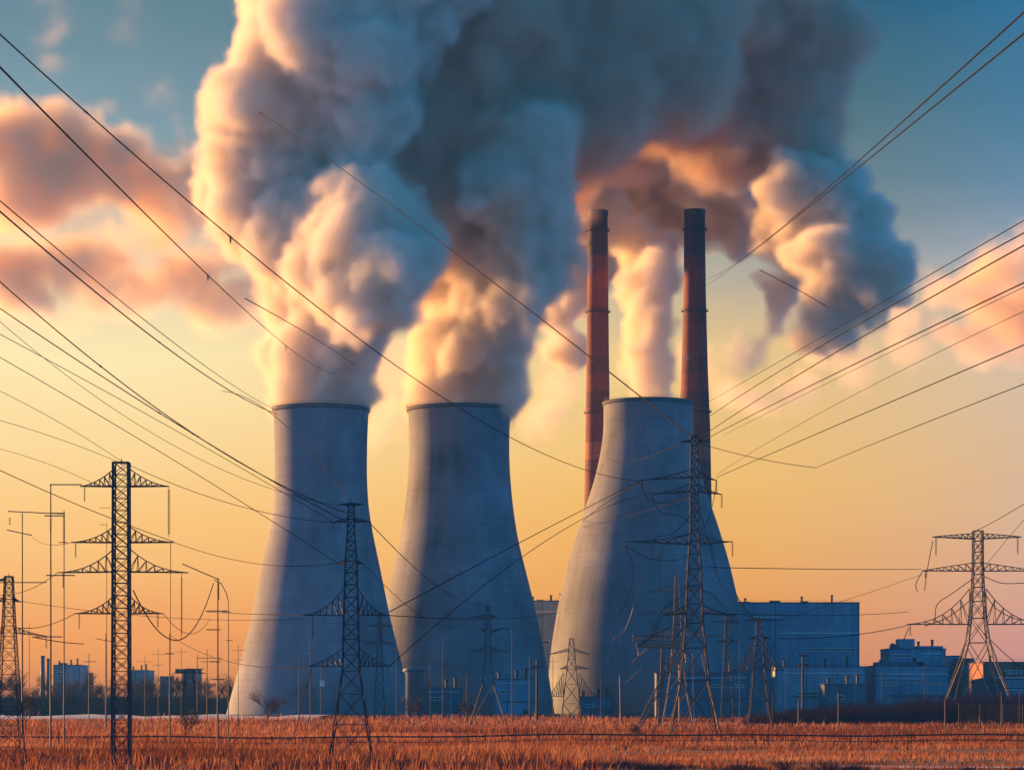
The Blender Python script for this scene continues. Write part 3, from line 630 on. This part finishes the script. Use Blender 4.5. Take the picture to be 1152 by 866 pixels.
pole(869, 640, 778, 'short dark post just right of the skirt armed pylon before the hall', [], .2, 'iron')
pole(1120, 1900, 742, 'faint far pole behind the rust red warehouse', [(748,1112,1128,0)], .5)

for i, (px, dist, pt, bars, lab) in enumerate((
    (33, 900, 700, [(706,24,42,0)], 'hazy slim pole between the T topped pole and the joined tall pole'),
    (163, 1000, 738, [(744,154,172,0)], 'hazy short pole just right of the tallest near pylon'),
    (178, 1100, 730, [(736,170,186,0),(748,172,184,0)], 'hazy pole with two short bars left of the squat lattice tower'),
    (204, 1050, 728, [(733,197,211,0)], 'hazy pole directly behind the squat lattice tower'),
    (268, 1000, 725, [(731,262,276,0),(742,263,274,0)], 'hazy pole with two bars nearest the foot of the leftmost cooling tower'),
    (336, 900, 742, [(748,329,343,0)], 'faint pole before the lit side of the leftmost cooling tower'),
    (446, 1000, 728, [(733,439,453,0)], 'faint pole at the right edge of the leftmost cooling tower'),
    (484, 1100, 740, [(746,478,490,0)], 'faint short pole right of the round storage tank'),
    (622, 1000, 738, [(744,615,629,0)], 'faint pole left of the skirt armed rusty pylon'),
    (676, 1050, 750, [(756,670,682,0)], 'faint short pole right of the skirt armed rusty pylon'),
    (832, 1000, 718, [(724,825,839,0),(735,827,837,0)], 'faint pole with two bars at the left corner of the turbine hall'),
    (884, 1050, 740, [(746,878,890,0)], 'faint pole before the middle of the turbine hall'),
    (992, 1050, 752, [(758,985,999,0)], 'faint pole before the stepped plant building'),
    (1040, 1000, 748, [(753,1033,1047,0)], 'faint pole left of the wide arm pylon'))):
    pole(px, dist, pt, lab, bars, .22)

# gate frame, right
o = empty('gate_frame', P(1115, 0, 640)*1, 'low dark gate frame across the right thicket', 'gate'); o.location.z = 0; s = 640/FPX; zt = EYE+(HZ-791)*s
MB().box((0,0,zt), (76*s,.3,.35)).build('top_rail', M['iron'], o)
for x in (-36,-12,14,36): MB().box((x*s,0,zt/2-.2), (.3,.25,zt+.1)).build('post', M['iron'], o)
mb = MB()
for i in range(-34, 36, 2): mb.bar((i*s,.05,.1),(i*s,.05,zt),.06)
mb.build('mesh_panel', M['iron'], o)
# long low pipe fence across the field
o = empty('pipe_fence', (0, 384, 0), 'long low two rail pipe fence crossing the field', 'fence')
for zz_, t in ((1.55,.24),(.75,.16)):
    MB().poly([(x, .4*math.sin(x*.03), zz_+gz(x,384)*.7+.08*math.sin(x*.21)) for x in range(-92, 93, 4)], t, 6).build('rail', M['iron'], o)
for x in range(-92, 93, 8):
    MB().bar((x, .4*math.sin(x*.03)+.2, -.3), (x, .4*math.sin(x*.03)+.2, 1.8+gz(x,384)*.7), .2).build('post', M['iron'], o)

# ------------------------------------------------------------------ overhead wires
def wire(label, p0, pm, p1, d0, d1, r=.05, ext0=0, ext1=0, clips=()):
    """a sagging wire between two points in space, through the seen middle point"""
    A_, B_ = P(*p0, d0), P(*p1, d1); kx = (pm[0]-CX)/FPX
    den = (B_.x-A_.x)-kx*(B_.y-A_.y); t = (kx*A_.y-A_.x)/den if abs(den) > 1e-6 else .5
    t = min(.9, max(.1, t)); Y = A_.y+(B_.y-A_.y)*t; zm = EYE+(HZ-pm[1])/FPX*Y; zl = A_.z+(B_.z-A_.z)*t
    sag = (zl-zm)/(4*t*(1-t)); n_ = 40
    f = lambda u: A_.lerp(B_, u)-Vector((0,0,sag*4*u*(1-u)))
    us = [(-ext0)+(1+ext0+ext1)*i/n_ for i in range(n_+1)]; cu = [f(u) for u in us]
    mb = MB(); ring = []; k = 5
    for i, c in enumerate(cu):
        a = (cu[min(n_, i+1)]-cu[max(0, i-1)]).normalized(); u_ = a.cross(Vector((0,0,1))).normalized(); v_ = a.cross(u_)
        mb.v += [tuple(c+(u_*math.cos(2*math.pi*j/k)+v_*math.sin(2*math.pi*j/k))*r) for j in range(k)]
    mb.f = [(i*k+j, i*k+(j+1)%k, (i+1)*k+(j+1)%k, (i+1)*k+j) for i in range(n_) for j in range(k)]
    base = Vector(cu[0]); mb.v = [tuple(Vector(v)-base) for v in mb.v]
    o = mb.build('power_line', M['cable'], None, True); o.location = base; tag(o, label, 'power line', 'overhead wires')
    for u, kind in clips:
        c = f(u)-base; m2 = MB(); e = (f(u+.004)-f(u-.004)).normalized()
        if kind: m2.bar(c-Vector((0,0,.1)), c-Vector((0,0,r*(10 if kind == 2 else 18))), r*3.5, r*2.5, 6); m2.bar(c-e*r*7, c+e*r*7, r*3.6, r*2.4, 6); m2.build('wire_clamp', M['iron'], o)
        else: m2.bar(c-e*r*16, c, r*1.4, r*3.4, 6); m2.bar(c, c+e*r*16, r*3.4, r*1.4, 6); m2.build('splice', M['iron'], o)
    return o
L_ = wire
L_('topmost wire on the left, running from the frame edge across both left towers', (0,39),(372,357),(722,541),170,500,.055,.03,0,[(.05,0),(.135,0),(.16,2),(.6,0)])
L_('second wire from the top left, carrying a hanging clamp', (4,80),(185,262),(378,420),170,1325,.075,.03,0,[(.03,0),(.17,2),(.2,0),(.42,1),(.58,0)])
L_('short wire splitting from the second top left wire toward the leftmost plume', (276,336),(340,372),(400,412),560,1325,.12)
L_('upper thin wire of the pair ending at the left tower rim', (0,226),(150,350),(312,462),190,620,.05,.03)
L_('lower heavy wire of the pair ending at the left tower rim', (0,238),(190,393),(312,466),190,520,.07,.03,0,[(.33,0),(.62,0),(.72,0)])
L_('wire crossing the top of the leftmost tower diagonally', (250,440),(330,487),(394,563),420,262,.05)
L_('wire from the left edge with a dark clamp, reaching the three arm pylon', (0,317),(180,462),(388,576),180,262,.045,.03,0,[(.22,0),(.48,0),(.6,0)])
L_('wire just under the clamped one on the left, reaching the three arm pylon', (0,347),(150,446),(384,584),200,262,.045,.03,0,[(.4,0),(.5,0)])
L_('thin wire from left edge below the clamped pair, ending at the pylon cross arm', (0,376),(140,452),(376,588),210,262,.03,.03)
L_('thin wire from left edge to the small platform of the three arm pylon', (0,402),(150,490),(381,634),230,262,.035,.03)
L_('faint wire from left edge to the peak of the tallest near pylon', (0,440),(70,477),(137,519),200,226,.022,.03)
L_('lowest faint wire from left edge to the peak of the tallest near pylon', (0,473),(70,495),(134,520),200,225,.022,.03)
L_('wire from left edge crossing behind the tallest near pylon top', (0,529),(60,556),(195,609),200,225,.034,.03)
L_('wire leaving the tallest near pylon peak to the three arm pylon', (141,521),(245,562),(378,588),225,262,.03)
L_('wire leaving the second arm of the tallest near pylon to the right', (196,610),(290,634),(380,633),225,262,.026)
L_('long diagonal wire crossing the steam above the middle tower', (284,121),(450,238),(779,492),1325,500,.15)
L_('faint wire from the right tower rim up toward the left chimney', (684,516),(715,518),(766,498),1490,500,.1)
L_('upper of the two steep wires at top right', (1152,14),(980,172),(794,314),180,1560,.075,.03,0,[(.12,0),(.62,0)])
L_('lower of the two steep wires at top right', (1152,38),(980,180),(794,322),180,1560,.075,.03,0,[(.7,0)])
L_('highest wire of the right fan ending at the slender pylon', (1152,248),(1010,330),(797,452),190,520,.042,.03)
L_('second wire of the right fan ending at the slender pylon', (1152,262),(1010,340),(796,470),190,500,.055,.03,0,[(.3,0)])
L_('third and heaviest wire of the right fan, spliced in its middle', (1152,276),(1010,356),(788,492),190,500,.06,.03,0,[(.25,0),(.42,0),(.5,0)])
L_('fourth wire of the right fan, running below the heaviest', (1152,318),(1010,386),(790,496),190,500,.06,.03)
L_('fifth thin wire of the right fan, close below the fourth', (1152,323),(1010,392),(815,489),200,500,.03,.03,0,[(.35,0)])
L_('wire entering at right below the fan and reaching the slender pylon arm', (1152,388),(1000,453),(806,537),210,500,.055,.03,0,[(.85,0)])
L_('wire at right meeting its partner low in the sky', (1152,432),(1030,480),(918,526),230,500,.05,.03)
L_('short wire rising left from the low meeting point in the sky', (918,526),(870,519),(785,498),500,500,.06)
L_('short stray wire before the dark steam at right', (855,304),(890,322),(932,346),400,500,.07)
L_('wire joining the slender pylon to the left chimney foot', (722,540),(690,560),(656,586),500,1490,.13)
L_('lower wire joining the slender pylon to the right tower flank', (778,558),(715,578),(655,592),500,1488,.10)
L_('upper wire from the slender pylon across the middle tower to the three arm pylon', (722,540),(585,610),(438,688),500,262,.06)
L_('lower wire from the slender pylon across the middle tower to the three arm pylon', (733,554),(585,628),(439,748),500,262,.05)
L_('wire between the three arm pylon and the skirt armed rusty pylon', (438,692),(530,696),(630,688),262,700,.05)
L_('wire from the three arm pylon down to the small flaring pylon', (416,588),(480,650),(548,678),262,700,.05)
L_('long level wire left of the three arm pylon', (341,692),(300,691),(233,688),262,330,.035)
L_('faint wire from the wide arm pylon peak rising off the right edge', (1100,596),(1130,580),(1175,552),860,700,.11)
L_('second faint wire rising right from the wide arm pylon', (1106,640),(1130,610),(1175,560),860,700,.08)
L_('upper level wire between the slender pylon and the wide arm pylon', (800,638),(930,640),(1037,640),500,860,.09)
L_('lower level wire between the slender pylon and the wide arm pylon', (812,690),(930,692),(1022,688),500,860,.08)
L_('wire crossing the turbine hall to the wide arm pylon', (875,718),(960,714),(1022,703),740,860,.12)
L_('hanging cable loop below the tallest near pylon', (150,664),(186,716),(240,656),225,330,.06,0,0,[(.5,0),(.7,0)])
L_('low sagging wire left of the tallest near pylon', (36,716),(70,722),(94,724),245,300,.05)
L_('wire from the lowest arm of the tallest near pylon toward the left edge', (84,690),(50,704),(20,706),225,245,.035)
L_('low faint wire from the slim pole to the lowest arm of the three arm pylon', (191,714),(250,742),(346,749),380,262,.035)
L_('slack wire between the tangled pylon and the turbine hall pylon', (828,668),(842,690),(854,696),500,740,.1)
L_('guy wire slanting from the three arm pylon to the grass', (350,752),(340,790),(331,829),262,290,.035)

L_('fine wire from left edge to the top arm of the tallest near pylon', (0,505),(60,524),(110,546),240,225,.022,.03)
L_('fine wire joining the tallest near pylon to the T topped pole', (80,610),(52,612),(36,604),225,420,.03)
L_('fine sagging wire joining the tallest near pylon to the five crossbar pole', (184,690),(210,712),(236,696),225,330,.028)
L_('fine sagging wire between the third left arm tip and the left edge', (66,643),(30,664),(-10,668),225,250,.03)
L_('fine level wire from the edge pylon to the three arm pylon', (24,676),(180,694),(341,696),245,262,.022)
L_('fine steep wire dropping to the slim pole under the cable loop', (192,608),(196,660),(191,712),226,378,.03)
L_('fine wire from the three arm pylon waist to the small flaring pylon', (409,634),(470,690),(530,694),262,700,.035)
L_('faint wire passing over the tallest near pylon to the three arm pylon top', (0,362),(190,498),(385,569),215,262,.024,.03)
L_('faint wire under the right fan down to the slender pylon arm', (1152,350),(1000,424),(806,534),220,500,.03,.03)
L_('faint wire joining the turbine hall pylon to the wide arm pylon', (874,698),(960,672),(1037,646),740,860,.07)

# ------------------------------------------------------------------ steam and clouds (volume grids)
def vol_mat(name, color, dens, aniso=.2):
    m = bpy.data.materials.new(name); m.use_nodes = True; t = NT(m.node_tree); t.n.clear()
    o = t.new('ShaderNodeOutputMaterial'); v = t.new('ShaderNodeVolumePrincipled'); t.l.new(v.outputs[0], o.inputs['Volume'])
    v.inputs['Color'].default_value = (*color, 1); v.inputs['Density'].default_value = dens; v.inputs['Anisotropy'].default_value = aniso
    return m
def cloud(name, label, blobs, mat, vox, n1, n2, soft, seed, sub=8, flat=1.0, res=4.0, thin=None):
    r = random.Random(seed); bm = bmesh.new()
    for (x, y, dd_, rad) in blobs:            # centre as seen, distance, radius in metres
        c = P(x, y, dd_)
        for k in range(sub):
            v = Vector([r.gauss(0,1) for _ in range(3)]).normalized(); rr = rad*(1 if k == 0 else r.uniform(.28,.58) if sub > 10 else r.uniform(.3,.62))
            o = c if k == 0 else c+Vector((v.x, v.y, v.z*flat))*rad*(.9 if sub > 10 else .78)
            bmesh.ops.create_icosphere(bm, subdivisions=2, radius=rr, matrix=Matrix.Translation(o) @ Matrix.Diagonal((1,1,flat,1)))
    me = bpy.data.meshes.new(name); bm.to_mesh(me); bm.free(); ob = bpy.data.objects.new(name, me); C.objects.link(ob)
    m_ = ob.modifiers.new('remesh', 'REMESH'); m_.mode = 'VOXEL'; m_.voxel_size = res
    me2 = bpy.data.meshes.new_from_object(ob.evaluated_get(bpy.context.evaluated_depsgraph_get())); ob.modifiers.clear(); ob.data = me2; me2.name = name
    ng = bpy.data.node_groups.new(name+'_nodes', 'GeometryNodeTree')
    ng.interface.new_socket('Geometry', in_out='INPUT', socket_type='NodeSocketGeometry'); ng.interface.new_socket('Geometry', in_out='OUTPUT', socket_type='NodeSocketGeometry')
    t = NT(ng); gi = t.new('NodeGroupInput'); go = t.new('NodeGroupOutput'); pos = t.new('GeometryNodeInputPosition').outputs[0]
    q = pos
    for (sc, amp, det) in (n1, n2):
        nz = t.noise(t.vm('ADD', pos, (seed*37.7, seed*11.3, 0)), 1/sc, det, .62)[1]
        q = t.vm('MULTIPLY_ADD', t.vm('SUBTRACT', nz, (.5,.5,.5)), (amp,amp,amp), q)
    pr = t.new('GeometryNodeProximity'); pr.target_element = 'FACES'; t.l.new(gi.outputs[0], pr.inputs[0])
    t.l.new(q, [i for i in pr.inputs if 'Position' in i.name][0])
    sn = t.new('GeometryNodeSampleNearestSurface'); sn.data_type = 'FLOAT_VECTOR'; t.l.new(gi.outputs[0], sn.inputs[0])
    t.l.new(t.new('GeometryNodeInputNormal').outputs[0], sn.inputs['Value']); t.l.new(q, sn.inputs['Sample Position'])
    dt = t.vm('DOT_PRODUCT', t.vm('SUBTRACT', q, pr.outputs['Position']), sn.outputs['Value'])
    sd = t.m('MULTIPLY', t.m('SIGN', dt), pr.outputs['Distance'])
    dn = t.mr(sd, soft[0], soft[1], 0, 1)
    if thin:
        nz = t.noise(pos, 1/thin[0], 4, .6)[0]; dn = t.m('MULTIPLY', dn, t.mr(nz, thin[1], thin[2], 0, 1))
    vc = t.new('GeometryNodeVolumeCube'); t.l.new(dn, vc.inputs['Density'])
    co_ = np.array([v.co[:] for v in me2.vertices]); pad = n1[1]*.5+n2[1]*.4+4; mn = co_.min(0)-pad; mx = co_.max(0)+pad
    vc.inputs['Min'].default_value = mn; vc.inputs['Max'].default_value = mx
    for i, a in enumerate('XYZ'): vc.inputs['Resolution '+a].default_value = max(8, int((mx[i]-mn[i])/vox))
    sm = t.new('GeometryNodeSetMaterial'); sm.inputs['Material'].default_value = mat; t.l.new(vc.outputs[0], sm.inputs[0]); t.l.new(sm.outputs[0], go.inputs[0])
    ob.modifiers.new('volume', 'NODES').node_group = ng; me2.materials.append(mat)
    return tag(ob, label, None, None, 'stuff')
steam = vol_mat('steam', (.964,.918,.825), .25, .0)
D0 = 1324
P1 = [(342,447,1324,17),(370,447,1324,18),(392,445,1320,13),(337,415,1324,18),(362,405,1320,20),(345,385,1324,15),(395,405,1316,17),(405,372,1312,18),(418,335,1308,22),(440,310,1306,20),(400,310,1310,22),(400,270,1314,34),(350,255,1324,34),(300,215,1324,30),(262,205,1324,16),(330,170,1324,40),(300,250,1324,22),(350,300,1324,26),(372,330,1320,18),(345,110,1329,44),(390,60,1334,48),(330,60,1334,26),(315,20,1339,24),(345,-20,1339,34),(420,-10,1334,50)]
P2 = [(492,447,1410,17),(520,446,1410,19),(550,446,1407,15),(490,420,1410,15),(515,405,1410,22),(548,405,1406,20),(508,370,1410,20),(540,360,1406,26),(565,375,1404,18),(505,330,1414,20),(545,315,1404,28),(572,335,1400,20),(500,290,1410,22),(540,265,1405,32),(580,285,1398,28),(585,235,1395,32),(600,262,1390,20),(640,215,1670,34),(500,215,1432,22),(580,200,1384,34)]
P3 = [(660,300,1687,20),(640,340,1687,16),(640,395,1683,13),(665,250,1699,28),(710,230,1694,28),(760,225,1678,28),(800,215,1665,28),(625,290,1689,14),(900,225,1515,26),(935,230,1517,24),(965,225,1517,15),(968,262,1517,14),(905,265,1517,22),(940,290,1505,22),(970,305,1503,20),(1005,305,1503,13),(1018,325,1503,8),(945,330,1503,16),(980,332,1503,15),(920,352,1510,11),(900,375,1515,10),(880,330,1525,12),(872,355,1527,9),(925,380,1515,10),(950,370,1515,12),(985,360,1515,10),(680,215,1686,24),(730,205,1670,24),(650,270,1690,20),(820,235,1644,26),(850,250,1626,20),(722,443,1503,8),(736,442,1503,9),(720,418,1506,10),(735,408,1510,12),(722,388,1512,12),(738,372,1518,14),(722,356,1524,13),(742,335,1532,15),(722,322,1540,14),(738,300,1556,16),(722,282,1590,17),(600,340,1700,14),(645,400,1700,9)]
PD = [(530,160,1385,44),(560,90,1380,54),(615,160,1450,40),(660,135,1570,38),(640,70,1450,54),(600,20,1380,60),(530,10,1388,50),(690,40,1394,60),(720,160,1696,46),(790,150,1696,46),(760,80,1525,58),(840,80,1517,52),(840,150,1689,40),(885,120,1505,32),(900,70,1505,24),(820,15,1505,56),(885,165,1507,26),(850,200,1676,30),(775,20,1500,54),(490,70,1400,40),(500,140,1405,34),(470,10,1395,40),(930,60,1490,20),(912,175,1500,20),(430,200,1369,40),(455,130,1364,50),(450,255,1368,30),(470,60,1369,50)]
P4 = [(850,388,1550,10),(838,405,1550,13),(822,400,1550,7),(868,370,1550,7),(890,315,1547,11),(884,348,1547,9),(700,412,1585,8)]
def lean(bl, x0, k, seed):
    r = random.Random(seed)       # plume slanted nearer to the right, shaped so its visible face catches the sun
    return [(x, y, dd_-(x-x0)*.46*k*min(1, max(0, (440-y)/90))+r.uniform(-8, 8)*(y < 400), rad) for x, y, dd_, rad in bl]
P1 = lean(P1, 370, 1.05, 1); P2 = lean(P2, 525, .85, 2)
P3 = [b if b[0] < 830 else (b[0], b[1], b[2]-(b[0]-830)*.46*.7, b[3]) for b in P3]  # right end slanted the same way to turn it sunward
cloud('steam_plume', 'billowing steam plume from the leftmost cooling tower, cream on its left side', P1, steam, 1.95, (46,34,2), (15,23,6), (2,-5), 1, 13)
cloud('steam_plume', 'warm lit steam plume rising from the middle cooling tower', P2, steam, 1.95, (46,34,2), (15,23,6), (2,-5), 2, 13)
cloud('steam_plume', 'orange lit steam plume behind the two red chimneys, dark and ragged at its right end', P3, steam, 1.95, (46,34,2), (15,23,6), (2,-5), 3, 13)
cloud('shaded_plume', 'dark slate grey plume mass tinted as shade filling the top of the sky above the chimneys', PD, vol_mat('plume_shade', (.935,.772,.61), .18, .0), 2.8, (52,40,2), (17,24,5), (5,-12), 8, 11)  # upper plume mass: its shade is put into a darker volume colour
cloud('steam_wisps', 'small torn wisps of steam hanging right of the chimneys', P4, vol_mat('thin_steam', (.93,.93,.94), .07, .3), 2.2, (40,18,2), (12,15,4), (3,-7), 4, 5)
cm = vol_mat('cloud', (.968,.82,.56), .05, .35)
CD = 5200
PL = [(x, y, CD, r_) for x, y, r_ in ((-10,150,80),(60,140,60),(235,235,50),(170,250,55),(280,350,45),(330,310,50),(250,345,45),(440,420,36),(430,470,30),(460,400,24),(110,165,80),(40,225,85),(150,225,70),(210,215,60),(120,290,60),(200,300,60),(20,330,70),(60,350,50),(-30,170,95),(30,165,80),(75,190,85),(130,195,75),(180,200,62),(222,205,48),(20,215,90),(80,225,70),(-20,300,90),(50,300,62),(100,310,60),(160,315,60),(215,320,55),(262,330,48),(300,325,40),(340,370,40),(240,290,44),(10,340,50),(400,440,38),(440,455,32),(420,400,26),(455,440,30))]
cloud('clouds', 'peach and mauve cloud banks left of the steam', PL, cm, 15, (240,170,2), (70,150,6), (35,-40), 5, 8, .45, 16, (95,.27,.52))
PR = [(x, y, CD, r_) for x, y, r_ in ((1160,350,80),(1120,345,50),(1085,325,26),(1140,305,40),(1060,380,34),(1100,385,42),(1150,385,50),(1020,400,28),(960,420,24),(900,440,22),(1150,270,26),(620,460,30),(600,470,24),(820,430,30),(860,440,34),(900,450,30),(790,400,28),(930,405,30),(1010,360,34),(1060,330,36),(1110,310,50),(560,400,40),(590,360,36),(630,420,40))]
cloud('clouds', 'mauve clouds low in the sky at the right', PR, cm, 15, (200,150,2), (70,110,5), (35,-40), 6, 8, .45, 16, (95,.27,.52))
PT = [(x, y, CD, r_) for x, y, r_ in ((60,30,40),(70,70,30),(50,5,30),(150,40,28),(180,105,26),(200,130,24),(250,60,24),(230,20,24),(150,10,20))]
cloud('high_clouds', 'thin torn clouds high in the blue sky', PT, vol_mat('thin_cloud', (.96,.78,.62), .009, .35), 15, (200,150,2), (60,110,5), (25,-50), 7, 6, .6, 16, (110,.4,.66))

# ------------------------------------------------------------------ haze
hz = MB(); hz.box((0, 1350, 349), (3100, 2900, 702)); hm = vol_mat('haze_air', (.07,.36,.88), .00006, .0)
tag(hz.build('haze', hm), 'thin even haze filling the air', kind='stuff')
